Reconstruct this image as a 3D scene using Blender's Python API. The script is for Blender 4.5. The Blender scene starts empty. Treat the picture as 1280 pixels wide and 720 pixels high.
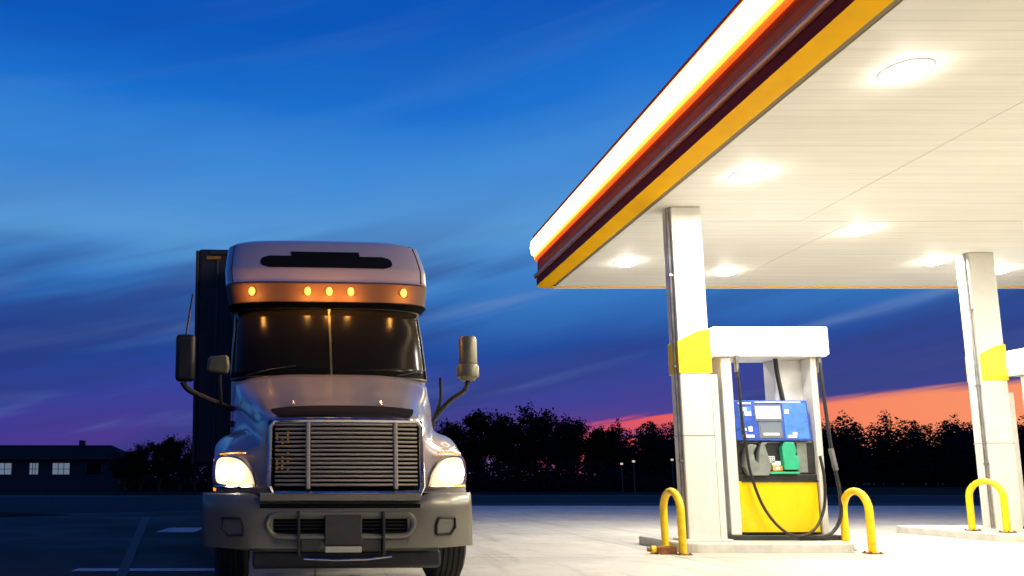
import bpy, math, random
from mathutils import Vector, Matrix
random.seed(7)
R = math.radians
S = bpy.context.scene
COL = S.collection
# ------------------------------------------------------------------ camera
CAM_H = 0.95
cam_d = bpy.data.cameras.new('camera'); cam = bpy.data.objects.new('camera', cam_d); COL.objects.link(cam)
cam.location = (0, 0, CAM_H); cam.rotation_euler = (R(90 + 7.24), 0, 0)
cam_d.sensor_width = 36; cam_d.lens = 36 * 1000 / 1280
cam_d.shift_x = 240 / 1280; cam_d.shift_y = 113 / 1280
cam_d.clip_start = 0.1; cam_d.clip_end = 3000
S.camera = cam
# ------------------------------------------------------------------ node helpers
def lin(r, g, b):
    f = lambda c: (c / 255 / 12.92) if c <= 10 else ((c / 255 + .055) / 1.055) ** 2.4
    return (f(r), f(g), f(b), 1)
class NT:
    def __init__(s, tree): s.t = tree; s.n = tree.nodes; s.l = tree.links
    def new(s, k, **kw):
        n = s.n.new(k)
        for a, b in kw.items(): setattr(n, a, b)
        return n
    def put(s, sock, v):
        if isinstance(v, bpy.types.NodeSocket): s.l.new(v, sock)
        else: sock.default_value = v
    def m(s, op, a, b=0.0, c=None, clamp=False):
        n = s.new('ShaderNodeMath', operation=op, use_clamp=clamp)
        s.put(n.inputs[0], a); s.put(n.inputs[1], b)
        if c is not None: s.put(n.inputs[2], c)
        return n.outputs[0]
    def ramp(s, f, stops, interp='LINEAR'):
        n = s.new('ShaderNodeValToRGB'); cr = n.color_ramp; cr.interpolation = interp
        while len(cr.elements) < len(stops): cr.elements.new(0.5)
        for e, (p, c) in zip(cr.elements, stops):
            e.position = p; e.color = c if hasattr(c, '__len__') else (c, c, c, 1)
        s.put(n.inputs[0], f); return n.outputs[0]
    def mix(s, f, a, b, bt='MIX'):
        n = s.new('ShaderNodeMix', data_type='RGBA', blend_type=bt)
        s.put(n.inputs[0], f); s.put(n.inputs[6], a); s.put(n.inputs[7], b); return n.outputs[2]
    def maprange(s, v, a, b, c=0.0, d=1.0, smooth=True):
        n = s.new('ShaderNodeMapRange', interpolation_type='SMOOTHSTEP' if smooth else 'LINEAR')
        s.put(n.inputs[0], v); n.inputs[1].default_value = a; n.inputs[2].default_value = b
        n.inputs[3].default_value = c; n.inputs[4].default_value = d; return n.outputs[0]
    def xyz(s, x, y, z=0.0):
        n = s.new('ShaderNodeCombineXYZ'); s.put(n.inputs[0], x); s.put(n.inputs[1], y); s.put(n.inputs[2], z); return n.outputs[0]
    def noise(s, v, scale, detail=4, rough=.5, dist=0.0):
        n = s.new('ShaderNodeTexNoise'); s.put(n.inputs['Vector'], v); n.inputs['Scale'].default_value = scale
        n.inputs['Detail'].default_value = detail; n.inputs['Roughness'].default_value = rough; n.inputs['Distortion'].default_value = dist
        return n.outputs[0]
# ------------------------------------------------------------------ dusk sky
W = bpy.data.worlds.new('World'); S.world = W; W.use_nodes = True
t = NT(W.node_tree); t.n.clear()
tc = t.new('ShaderNodeTexCoord'); sp = t.new('ShaderNodeSeparateXYZ'); t.l.new(tc.outputs['Generated'], sp.inputs[0])
x, y, z = sp.outputs
hor = t.m('SQRT', t.m('ADD', t.m('MULTIPLY', x, x), t.m('MULTIPLY', y, y)))
el = t.m('DIVIDE', z, t.m('MAXIMUM', hor, .02))
az = t.m('ARCTAN2', x, y)
nb = t.noise(t.xyz(t.m('MULTIPLY', az, 1.1), t.m('ADD', t.m('MULTIPLY', el, 4.0), t.m('MULTIPLY', az, -.5))), 1.6, 3, .5)
elw = t.m('ADD', el, t.m('MULTIPLY', t.m('SUBTRACT', nb, .5), .16))
base = t.ramp(elw, [(0, lin(108, 52, 122)), (.03, lin(80, 54, 142)), (.085, lin(58, 60, 156)), (.155, lin(20, 70, 160)),
                    (.235, lin(50, 122, 200)), (.30, lin(88, 156, 220)), (.40, lin(62, 140, 222)), (.49, lin(24, 116, 214)),
                    (.60, lin(4, 90, 194)), (1.0, lin(4, 66, 165))])
# long thin streaks of cloud
v1 = t.xyz(t.m('MULTIPLY', az, 1.5), t.m('ADD', t.m('MULTIPLY', el, 15.0), t.m('MULTIPLY', az, -3.2)))
n1 = t.noise(v1, 1.1, 4, .5, .2)
lowfade = t.maprange(el, .36, .22)
light = t.m('MULTIPLY', t.maprange(n1, .50, .72), t.m('ADD', t.m('MULTIPLY', lowfade, .58), .06))
c1 = t.mix(light, base, lin(118, 152, 205))
v2 = t.xyz(t.m('MULTIPLY', az, 1.3), t.m('ADD', t.m('MULTIPLY', el, 11.0), t.m('MULTIPLY', az, -2.6)), 4.7)
n2 = t.noise(v2, 1.2, 4, .5, .2)
dark = t.m('MULTIPLY', t.maprange(n2, .45, .66), t.m('ADD', t.m('MULTIPLY', lowfade, .68), .07))
c2 = t.mix(dark, c1, lin(38, 58, 132))
# afterglow low in the direction of the set sun
n3 = t.noise(t.xyz(t.m('MULTIPLY', az, 5.0), t.m('ADD', t.m('MULTIPLY', el, 60.0), t.m('MULTIPLY', az, -9.0)), 1.0), 1.0, 4, .55, .2)
top = t.m('ADD', t.m('MULTIPLY', az, .058), .053)
top = t.m('ADD', top, t.m('MULTIPLY', t.m('SUBTRACT', n3, .5), .025))
below = t.maprange(t.m('SUBTRACT', el, top), .004, -.006)
streak = t.m('MAXIMUM', t.maprange(n3, .42, .58), t.maprange(az, .42, .56))
span = t.m('MULTIPLY', t.maprange(az, .16, .34), t.maprange(az, 1.7, 1.0))
gf = t.m('MULTIPLY', t.m('MULTIPLY', below, streak), span)
n5 = t.noise(t.xyz(t.m('MULTIPLY', az, 4.0), t.m('ADD', t.m('MULTIPLY', el, 70.0), t.m('MULTIPLY', az, -6.0)), 9.0), 1.0, 3, .5)
glow = t.ramp(t.maprange(az, .20, .75, smooth=False), [(0, lin(205, 62, 110)), (.35, lin(238, 88, 96)), (.7, lin(255, 138, 102)), (1, lin(255, 154, 108))])
pink = t.mix(t.m('MULTIPLY', t.m('MULTIPLY', span, t.maprange(el, .09, .0)), .75), c2, lin(165, 62, 138))
glow = t.mix(t.m('MULTIPLY', t.m('MULTIPLY', t.maprange(n5, .45, .65), t.maprange(az, .60, .42)), .5), glow, lin(196, 92, 128))
c3 = t.mix(gf, pink, glow)
back = t.maprange(y, .15, -.5)
c4 = t.mix(t.m('MULTIPLY', back, .75), c3, lin(8, 30, 82))
bg = t.new('ShaderNodeBackground'); t.l.new(c4, bg.inputs[0]); bg.inputs[1].default_value = 0.92
sk = t.new('ShaderNodeTexSky', sky_type='NISHITA'); sk.sun_disc = False; sk.sun_elevation = R(-3); sk.sun_rotation = R(50)
bg2 = t.new('ShaderNodeBackground'); t.l.new(sk.outputs[0], bg2.inputs[0]); bg2.inputs[1].default_value = 0.05
ad = t.new('ShaderNodeAddShader'); t.l.new(bg.outputs[0], ad.inputs[0]); t.l.new(bg2.outputs[0], ad.inputs[1])
wo = t.new('ShaderNodeOutputWorld'); t.l.new(ad.outputs[0], wo.inputs[0])
S.view_settings.view_transform = 'Standard'; S.view_settings.look = 'None'
S.view_settings.exposure = 0.0; S.view_settings.gamma = 1
S.render.engine = 'CYCLES'
S.cycles.use_denoising = True; S.cycles.max_bounces = 7; S.cycles.sample_clamp_indirect = 6
S.cycles.caustics_reflective = False; S.cycles.caustics_refractive = False
# the sun is already down: only the lamps of the forecourt, the truck and the houses light the scene

# ------------------------------------------------------------------ materials
MATS = {}
def mat(name, col, rough=.5, metal=0.0, emit=None, es=0.0, coat=0.0, var=0.0, vs=6.0, bump=0.0, bs=60.0, spec=.5, stretch=None, trans=0.0, dirt=None):
    m = bpy.data.materials.new(name); m.use_nodes = True
    q = NT(m.node_tree); b = q.n['Principled BSDF']
    b.inputs['Roughness'].default_value = rough; b.inputs['Metallic'].default_value = metal
    b.inputs['Coat Weight'].default_value = coat; b.inputs['Specular IOR Level'].default_value = spec
    b.inputs['Transmission Weight'].default_value = trans
    c = (*col, 1)
    b.inputs['Base Color'].default_value = c
    tc = q.new('ShaderNodeTexCoord'); vec = tc.outputs['Object']
    if stretch:
        mp = q.new('ShaderNodeMapping'); mp.inputs['Scale'].default_value = stretch; q.l.new(vec, mp.inputs[0]); vec = mp.outputs[0]
    if var:
        n = q.noise(vec, vs, 5, .6)
        f = q.maprange(n, .3, .7)
        q.l.new(q.mix(f, tuple(v * (1 - var) for v in col) + (1,), tuple(min(1, v * (1 + var)) for v in col) + (1,)), b.inputs['Base Color'])
        q.l.new(q.m('ADD', q.m('MULTIPLY', q.m('SUBTRACT', n, .5), .35), rough, clamp=True), b.inputs['Roughness'])
    if bump:
        bp = q.new('ShaderNodeBump'); bp.inputs['Strength'].default_value = bump; bp.inputs['Distance'].default_value = .01
        q.l.new(q.noise(vec, bs, 4, .6), bp.inputs['Height']); q.l.new(bp.outputs[0], b.inputs['Normal'])
    if emit:
        b.inputs['Emission Color'].default_value = (*emit, 1); b.inputs['Emission Strength'].default_value = es
    MATS[name] = m; return m
mat('truck_paint', (.40, .36, .36), .28, .25, coat=.5)
mat('cab_paint_warm_lit', (.58, .46, .39), .32, .2, coat=.35)  # tan tint puts the warm lamp light into the cab's base colour
mat('visor_amber_brown', (.11, .052, .028), .7)
mat('chrome', (.75, .72, .68), .16, 1.0, var=.12, vs=9)
mat('grille_metal', (.62, .54, .44), .34, .45)
mat('bumper_metal', (.23, .215, .17), .36, .4, var=.10, vs=2.5)
mat('black_plastic', (.02, .02, .02), .45, var=.3)
mat('black_gap', (.006, .006, .006), .8, spec=.08)
mat('dark_glass', (.012, .010, .007), .2, spec=.14)
mat('mirror_shell', (.17, .155, .09), .38, .3, var=.15)
mat('rubber', (.022, .021, .02), .75, var=.3, vs=14, bump=.5, bs=50)
mat('steel', (.35, .34, .33), .35, .9, var=.2)
mat('headlight_lens', (.25, .22, .18), .1, emit=(1, .74, .42), es=1.25)
mat('headlight_bulb', (.9, .9, .85), .1, emit=(1, .9, .75), es=30)
mat('amber_lens', (.9, .4, .05), .2, emit=(1, .36, .04), es=4.5)
mat('amber_dull', (.8, .36, .04), .25)
mat('marker_red', (.8, .15, .04), .3, emit=(1, .22, .04), es=1.8)
mat('trailer_side', (.055, .052, .06), .45, .1, var=.3, vs=3)
mat('trailer_edge', (.12, .10, .09), .4, .4)
mat('plate_dark', (.05, .045, .04), .5, var=.2)
mat('plate_light', (.55, .52, .42), .5)
mat('canopy_white', (.74, .70, .62), .55, var=.03, vs=1.2)
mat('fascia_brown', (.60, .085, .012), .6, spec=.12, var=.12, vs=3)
mat('shadow_gap', (.20, .15, .07), .7)
mat('strip_glow_deep', (1, .3, .02), .4, emit=(1, .16, .008), es=.8)
mat('fascia_maroon', (.26, .026, .014), .6, spec=.1, var=.15, vs=3)
mat('fascia_ridge', (.62, .3, .24), .3, .3)
mat('fascia_yellow', (.95, .50, .0), .6, var=.05, vs=2, spec=.1)
mat('led_white', (1, 1, 1), .4, emit=(1, .84, .50), es=7)
mat('strip_glow_orange', (1, .4, .05), .4, emit=(1, .42, .02), es=1.9)
mat('fixture_frame', (.8, .8, .78), .4)
mat('fixture_lens', (1, 1, 1), .4, emit=(1, .95, .84), es=14)
mat('column_white', (.72, .70, .64), .42, var=.05, vs=3, bump=.08, bs=20)
mat('column_joint', (.30, .28, .25), .6)
mat('sign_yellow', (.92, .60, .005), .35, var=.03)
mat('pump_white', (.74, .73, .68), .35, var=.05)
mat('pump_grey', (.16, .17, .16), .45, var=.12)
mat('pump_dark', (.03, .03, .032), .4, var=.2)
mat('pump_yellow', (.93, .60, .0), .28, var=.02)
mat('pump_blue', (.03, .09, .50), .3, var=.15, vs=9)
mat('pump_light_blue', (.07, .22, .62), .3, var=.15)
mat('light_box', (1, 1, 1), .4, emit=(1, 1, .97), es=1.7)
mat('screen_lit', (.9, .9, .9), .2, emit=(.95, .98, 1), es=.9)
mat('screen_grey', (.18, .22, .27), .15)
mat('print_white', (.82, .85, .92), .5)
mat('nozzle_green', (.03, .42, .22), .4, var=.12)
mat('nozzle_grey', (.22, .24, .22), .45, var=.2)
mat('label_orange', (.9, .42, .08), .4)
mat('hose_rubber', (.018, .019, .02), .38)
mat('hoop_yellow', (.90, .58, .005), .32, var=.12, vs=10, bump=.1, bs=25)
mat('rust', (.25, .10, .03), .6, .4, var=.4, vs=20)
mat('kerb_concrete', (.58, .56, .50), .7, var=.12, vs=5, bump=.3)
mat('ground_white', (.55, .56, .58), .6, var=.25, vs=8)
mat('paint_worn', (.055, .04, .036), .7, var=.5, vs=6)
mat('bark', (.05, .038, .032), .9, var=.3)
mat('foliage', (.032, .022, .016), .85, spec=.05, var=.4, vs=2)
mat('foliage_dark', (.02, .021, .016), .85, spec=.05, var=.4, vs=1)
mat('wall_plaster', (.10, .10, .105), .8, var=.12)
mat('roof_shingle', (.014, .014, .016), .95, spec=.1, var=.25)
mat('shade_dark', (.03, .03, .03), .8)
mat('window_lit', (.5, .6, .7), .3, emit=(.62, .80, 1.0), es=.2)
mat('window_frame', (.12, .12, .12), .5)
mat('road', (.05, .05, .052), .9, spec=.05, var=.12, vs=1.5, bump=.3)
mat('grass_dark', (.014, .018, .010), .95, spec=.05, var=.5, vs=3, bump=.8, bs=25)
mat('lamp_glow', (1, .9, .7), .4, emit=(1, .75, .5), es=.7)
mat('pole_metal', (.12, .12, .12), .5, .6)

# asphalt: dark, worn, slightly damp in places
m = mat('asphalt', (.05, .05, .055), .6); q = NT(m.node_tree); b = q.n['Principled BSDF']
tc = q.new('ShaderNodeTexCoord'); v = tc.outputs['Object']
n = q.noise(v, .35, 6, .6); nf = q.noise(v, 60, 3, .6)
c = q.mix(q.maprange(n, .35, .68), (.018, .017, .018, 1), (.036, .033, .032, 1)); c = q.mix(q.m('MULTIPLY', nf, .35), c, (.065, .065, .065, 1))
q.l.new(c, b.inputs['Base Color']); q.l.new(q.maprange(n, .3, .7, .6, .85), b.inputs['Roughness']); b.inputs['Specular IOR Level'].default_value = .12
bp = q.new('ShaderNodeBump'); bp.inputs['Strength'].default_value = .35; bp.inputs['Distance'].default_value = .01
q.l.new(nf, bp.inputs['Height']); q.l.new(bp.outputs[0], b.inputs['Normal'])
# forecourt concrete: pale slabs with saw-cut joints and stains
m = mat('concrete', (.5, .48, .42), .6); q = NT(m.node_tree); b = q.n['Principled BSDF']
tc = q.new('ShaderNodeTexCoord'); v = tc.outputs['Object']
n = q.noise(v, .5, 7, .62); n2 = q.noise(v, 3.0, 6, .65)
c = q.mix(q.maprange(n, .3, .72), (.47, .445, .37, 1), (.61, .58, .49, 1)); c = q.mix(q.m('MULTIPLY', q.maprange(n2, .52, .74), .45), c, (.24, .22, .18, 1))
mp = q.new('ShaderNodeMapping'); mp.inputs['Scale'].default_value = (2.2, .16, 1); q.l.new(v, mp.inputs[0]); n4 = q.noise(mp.outputs[0], 1.4, 4, .55, .6)
c = q.mix(q.m('MULTIPLY', q.maprange(n4, .56, .66), .30), c, (.20, .19, .17, 1))
n6 = q.noise(v, 1.1, 2, .4); c = q.mix(q.m('MULTIPLY', q.maprange(n6, .70, .76), .55), c, (.10, .095, .085, 1))
sx = q.new('ShaderNodeSeparateXYZ'); q.l.new(v, sx.inputs[0])
def joint(sock, period, off):
    a = q.m('ABSOLUTE', q.m('SUBTRACT', q.m('FRACT', q.m('DIVIDE', q.m('ADD', sock, off), period)), .5))
    return q.m('LESS_THAN', a, .012 / period)
j = q.m('MAXIMUM', joint(sx.outputs[0], 4.5, 101.3), joint(sx.outputs[1], 4.5, 100.2))
c = q.mix(q.m('MULTIPLY', j, .75), c, (.10, .09, .08, 1))
q.l.new(c, b.inputs['Base Color']); q.l.new(q.maprange(n2, .3, .7, .45, .7), b.inputs['Roughness'])
bp = q.new('ShaderNodeBump'); bp.inputs['Strength'].default_value = .25; bp.inputs['Distance'].default_value = .008
q.l.new(q.noise(v, 45, 4, .7), bp.inputs['Height']); q.l.new(bp.outputs[0], b.inputs['Normal'])
# canopy soffit: long white deck pans running across
m = mat('soffit_deck', (.78, .74, .66), .62, spec=.25); q = NT(m.node_tree); b = q.n['Principled BSDF']
tc = q.new('ShaderNodeTexCoord'); v = tc.outputs['Object']; sx = q.new('ShaderNodeSeparateXYZ'); q.l.new(v, sx.inputs[0])
fr = q.m('FRACT', q.m('DIVIDE', q.m('ADD', sx.outputs[1], 100.0), .15))
g = q.m('LESS_THAN', q.m('ABSOLUTE', q.m('SUBTRACT', fr, .5)), .05)
n = q.noise(q.xyz(q.m('MULTIPLY', sx.outputs[0], .25), q.m('MULTIPLY', sx.outputs[1], 5.0)), 1.5, 4, .6)
c = q.mix(q.maprange(n, .35, .65), (.77, .75, .70, 1), (.83, .81, .76, 1)); c = q.mix(q.m('MULTIPLY', g, .22), c, (.45, .43, .39, 1))
q.l.new(c, b.inputs['Base Color'])
bp = q.new('ShaderNodeBump'); bp.inputs['Strength'].default_value = .4; bp.inputs['Distance'].default_value = .01
q.l.new(q.m('SUBTRACT', 1.0, g), bp.inputs['Height']); q.l.new(bp.outputs[0], b.inputs['Normal'])

# ------------------------------------------------------------------ mesh helpers
class MB:
    def __init__(s): s.v = []; s.f = []; s.m = []; s.ms = []
    def mi(s, m):
        if m not in s.ms: s.ms.append(m)
        return s.ms.index(m)
    def add(s, vs, fs, m):
        k = len(s.v); s.v += [tuple(p) for p in vs]; i = s.mi(m)
        for f in fs: s.f.append(tuple(k + a for a in f)); s.m.append(i)
    def box(s, x0, x1, y0, y1, z0, z1, m):
        vs = [(x, y, z) for z in (z0, z1) for y in (y0, y1) for x in (x0, x1)]
        s.add(vs, [(0, 2, 3, 1), (4, 5, 7, 6), (0, 1, 5, 4), (2, 6, 7, 3), (0, 4, 6, 2), (1, 3, 7, 5)], m)
    def prism(s, pts, y0, y1, m):           # pts in (x, z), extruded along y
        n = len(pts); vs = [(x, y0, z) for x, z in pts] + [(x, y1, z) for x, z in pts]
        s.add(vs, [tuple(range(n)), tuple(range(2 * n - 1, n - 1, -1))] + [(i, i + n, (i + 1) % n + n, (i + 1) % n) for i in range(n)], m)
    def extr_x(s, pts, x0, x1, m):          # pts in (y, z), extruded along x
        n = len(pts); vs = [(x0, y, z) for y, z in pts] + [(x1, y, z) for y, z in pts]
        s.add(vs, [tuple(range(n)), tuple(range(2 * n - 1, n - 1, -1))] + [(i, i + n, (i + 1) % n + n, (i + 1) % n) for i in range(n)], m)
    def grid(s, rows, m, closed=False):
        nr, nc = len(rows), len(rows[0]); vs = [p for r in rows for p in r]; fs = []
        for i in range(nr - 1):
            for j in range(nc if closed else nc - 1):
                k = (j + 1) % nc
                fs.append((i * nc + j, i * nc + k, (i + 1) * nc + k, (i + 1) * nc + j))
        s.add(vs, fs, m)
    def tube(s, pts, r, m, n=10, caps=True):
        pts = [Vector(p) for p in pts]; rr = r if isinstance(r, (list, tuple)) else [r] * len(pts)
        rows = []; up = None
        for i, p in enumerate(pts):
            d = (pts[min(i + 1, len(pts) - 1)] - pts[max(i - 1, 0)]).normalized()
            if up is None: up = d.orthogonal().normalized()
            else: up = (up - d * up.dot(d)).normalized()
            w = d.cross(up)
            rows.append([tuple(p + (up * math.cos(a) + w * math.sin(a)) * rr[i]) for a in [2 * math.pi * k / n for k in range(n)]])
        s.grid(rows, m, closed=True)
        if caps:
            s.add(rows[0], [tuple(range(n - 1, -1, -1))], m); s.add(rows[-1], [tuple(range(n))], m)
    def lathe_x(s, prof, m, cx=0, cy=0, cz=0, n=40):   # prof in (x, r) about the x axis
        rows = [[(cx + a, cy + r * math.cos(2 * math.pi * k / n), cz + r * math.sin(2 * math.pi * k / n)) for k in range(n)] for a, r in prof]
        s.grid(rows, m, closed=True)
    def build(s, name, parent=None, smooth=False, bevel=0, segs=2, loc=None):
        me = bpy.data.meshes.new(name); me.from_pydata(s.v, [], s.f)
        for k in s.ms: me.materials.append(MATS[k])
        me.polygons.foreach_set('material_index', s.m)
        me.validate(); me.update()
        if smooth:
            me.polygons.foreach_set('use_smooth', [True] * len(me.polygons)); me.set_sharp_from_angle(angle=R(40))
        o = bpy.data.objects.new(name, me); COL.objects.link(o)
        if parent: o.parent = parent
        if loc: o.location = loc
        if bevel:
            b = o.modifiers.new('bevel', 'BEVEL'); b.width = bevel; b.segments = segs; b.limit_method = 'ANGLE'; b.angle_limit = R(40); b.harden_normals = False
        return o
def recalc(o):
    import bmesh
    bm = bmesh.new(); bm.from_mesh(o.data); bmesh.ops.remove_doubles(bm, verts=bm.verts, dist=1e-5); bmesh.ops.recalc_face_normals(bm, faces=bm.faces)
    bm.to_mesh(o.data); bm.free(); return o
def tag(o, label=None, cat=None, group=None, kind=None):
    if label: o['label'] = label
    if cat: o['category'] = cat
    if group: o['group'] = group
    if kind: o['kind'] = kind
    return o
def empty(name, loc=(0, 0, 0), rz=0, parent=None):
    o = bpy.data.objects.new(name, None); COL.objects.link(o); o.location = loc; o.rotation_euler = (0, 0, rz); o.empty_display_size = .2
    if parent: o.parent = parent
    return o
def copy_tree(o, parent=None):
    c = o.copy(); COL.objects.link(c)
    if parent: c.parent = parent
    for ch in [k for k in bpy.data.objects if k.parent == o]: copy_tree(ch, c)
    return c
def cr(pts, n):                             # Catmull-Rom through points, n samples per span
    pts = [Vector(p) for p in pts]; out = []
    P = [pts[0] * 2 - pts[1]] + pts + [pts[-1] * 2 - pts[-2]]
    for i in range(1, len(P) - 2):
        for k in range(n):
            u = k / n; a, b, c, d = P[i - 1], P[i], P[i + 1], P[i + 2]
            out.append(.5 * ((2 * b) + (c - a) * u + (2 * a - 5 * b + 4 * c - d) * u * u + (3 * b - 3 * c + d - a) * u ** 3))
    out.append(pts[-1]); return out

# ------------------------------------------------------------------ setting
def sheet(name, pts, z, m, kind='structure'):
    b = MB(); b.add([(x, y, z) for x, y in pts], [tuple(range(len(pts)))], m); o = b.build(name); tag(o, kind=kind); return o
sheet('ground', [(-900, -300), (900, -300), (900, 1800), (-900, 1800)], 0, 'asphalt')
sheet('forecourt', [(-.95, -14), (40, -14), (40, 30), (1.0, 30), (-.95, 14)], .004, 'concrete')
sheet('side_road', [(-60, 23.2), (-7.2, 23.2), (8, 34), (60, 36), (60, 48), (-60, 44)], .004, 'road')
g = sheet('verge', [(-60, 20.0), (-8.4, 20.9), (-6.8, 22.2), (-9.6, 24.2), (-60, 23.7)], .008, 'grass_dark'); 
sheet('field', [(-300, 52), (300, 52), (300, 600), (-300, 600)], .008, 'grass_dark')
b = MB(); b.box(-2.6, -1.02, 8.55, 8.80, .004, .008, 'ground_white'); o = b.build('stop_line'); tag(o, kind='structure')
b = MB(); b.add([(-1.80, 7.0, .010), (-1.70, 7.0, .010), (-4.4, 21, .010), (-4.6, 21, .010)], [(0, 1, 2, 3)], 'paint_worn'); o = b.build('lane_line'); tag(o, kind='structure')
b = MB(); b.box(-3.0, -2.3, 14.8, 16.2, .004, .009, 'ground_white'); o = b.build('pale_bar'); tag(o, kind='structure')  # pale bar lying flat on the asphalt

# ------------------------------------------------------------------ canopy
CX, CY, CZ = 4.36, 15.95, 4.80
XR, YN = 26.0, -11.0
can = empty('canopy', (CX, CY, 0))
tag(can, 'white petrol station canopy with glowing strip over maroon and yellow fascia', 'canopy')
L = lambda x, y, z: (x - CX, y - CY, z)
b = MB(); yb = CY - .05
b.add([L(CX + .36, YN, CZ), L(XR, YN, CZ), L(XR, yb - .02, CZ), L(CX + .36, yb - .02, CZ)], [(0, 3, 2, 1)], 'soffit_deck')
b.build('soffit', can)
b = MB()                                    # proud trims over the panel joints
for (x0, x1, y0, y1) in [(CX + .36, XR, 11.60, 11.64), (8.0, 8.03, 11.64, 15.8), (7.2, 7.23, -8, 11.60), (12.2, 12.23, -8, 11.6)]:
    b.box(x0 - CX, x1 - CX, y0 - CY, y1 - CY, CZ - .005, CZ - .002, 'soffit_deck')
b.build('soffit_trim', can)
b = MB(); b.box(.30, XR - CX, YN - CY, -.3, CZ + .06, 5.72, 'canopy_white'); b.build('roof_deck', can)
# fascia profile: (outward offset o, height z), swept along side and back with a mitred, rounded corner
def sweep(prof, m, name, closed=True):
    b = MB(); path = []
    rc = .25
    path.append((Vector((0, YN - CY)), Vector((-1, 0))))
    path.append((Vector((0, -rc)), Vector((-1, 0))))
    for k in range(1, 8):
        a = math.pi / 2 * k / 8; path.append((Vector((rc - rc * math.cos(a), -rc + rc * math.sin(a))), Vector((-math.cos(a), math.sin(a)))))
    path.append((Vector((rc, 0)), Vector((0, 1)))); path.append((Vector((XR - CX, 0)), Vector((0, 1))))
    rows = [[(p.x + n.x * o, p.y + n.y * o, z) for o, z in prof] for p, n in path]
    b.grid(rows, m, closed=closed); ob = b.build(name, can); recalc(ob); return ob
sweep([(0, 4.83), (.0, 4.95), (-.02, 5.0), (-.02, 5.03), (-.3, 5.03), (-.3, 4.83)], 'fascia_maroon', 'fascia_lower')
sweep([(.02, 5.0), (.05, 5.012), (.05, 5.05), (.02, 5.066), (-.06, 5.06), (-.06, 5.0)], 'fascia_ridge', 'fascia_rib')
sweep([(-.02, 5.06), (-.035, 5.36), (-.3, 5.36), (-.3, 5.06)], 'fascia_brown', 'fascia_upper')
sweep([(.0, 5.362), (.02, 5.366), (.02, 5.398), (-.1, 5.398), (-.1, 5.362)], 'strip_glow_deep', 'glow_edge')  # emissive steps stand in for the light strip's orange spill
sweep([(.02, 5.40), (.035, 5.404), (.035, 5.468), (-.1, 5.468), (-.1, 5.40)], 'strip_glow_orange', 'glow_edge')
sweep([(.035, 5.47), (.085, 5.50), (.105, 5.62), (.085, 5.74), (.035, 5.778), (-.2, 5.778), (-.2, 5.47)], 'led_white', 'light_strip')
sweep([(.035, 5.78), (.045, 5.785), (.045, 5.80), (.03, 5.806), (-.1, 5.806), (-.1, 5.78)], 'strip_glow_orange', 'glow_edge')  # same orange glow as an emissive edge above the strip
sweep([(.03, 5.808), (.045, 5.815), (.045, 5.85), (.0, 5.87), (-.5, 5.87), (-.5, 5.808)], 'fascia_maroon', 'coping')
sweep([(.0, 4.828), (-.27, 4.79), (-.285, 4.80), (-.285, 4.828)], 'fascia_yellow', 'yellow_return')
sweep([(-.286, 4.826), (-.286, 4.806), (-.36, 4.806), (-.36, 4.826)], 'shadow_gap', 'drip_channel')

def column(x0, x1, y0, y1, band, idx):
    b = MB(); b.box(x0 - CX, x1 - CX, y0 - CY, y1 - CY, .131, CZ - .003, 'column_white')
    c = b.build('column', can, bevel=.02)
    b = MB()
    for zz in (1.55,): b.box(x0 - CX - .004, x1 - CX + .004, y0 - CY - .004, y1 - CY + .004, zz, zz + .012, 'column_joint')
    b.build('joint', c)
    b = MB(); e = .012; bx0 = x0 + (x1 - x0) * band - (e if band == 0 else 0); bx1 = x1 + e if band == 0 else x1 + e
    dz_ = .18 if band else 0; za, zb, zt = 2.42 + dz_, 2.86 + dz_, 3.03 + dz_
    P = [(bx0 - CX, za), (bx1 - CX, za), (bx1 - CX, zt), (bx0 - CX + (bx1 - bx0) * .62, zt - .03), (bx0 - CX, zb)]
    b.prism(P, y0 - CY - e, y1 - CY + e, 'sign_yellow'); b.build('yellow_band', c)
    b = MB(); b.box(x1 - CX + .013, x1 - CX + .10, y0 - CY + .03, y1 - CY - .05, .131, 2.40, 'column_white')
    b.box(x1 - CX + .10, x1 - CX + .125, y0 - CY + .07, y1 - CY - .08, .131, 2.30, 'steel'); b.build('conduit_cover', c, bevel=.006)
    b = MB(); b.tube([(x0 - CX - .03, y0 - CY + .06, .131), (x0 - CX - .03, y0 - CY + .06, 4.79)], .022, 'steel', 8)
    for zz in (1.2, 2.5, 3.8): b.box(x0 - CX - .055, x0 - CX - .002, y0 - CY + .03, y0 - CY + .09, zz, zz + .03, 'steel')
    b.build('downpipe', c, smooth=True)
    b = MB(); b.box(x0 - CX - .07, x1 - CX + .14, y0 - CY - .05, y1 - CY + .05, .129, .16, 'column_white'); b.build('base_collar', c, bevel=.005)
column(4.97, 5.40, 10.95, 11.25, 0, 0)
column(11.05, 11.48, 13.25, 13.55, .02, 1)
column(11.3, 11.8, 2.0, 2.3, 0, 2)

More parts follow.
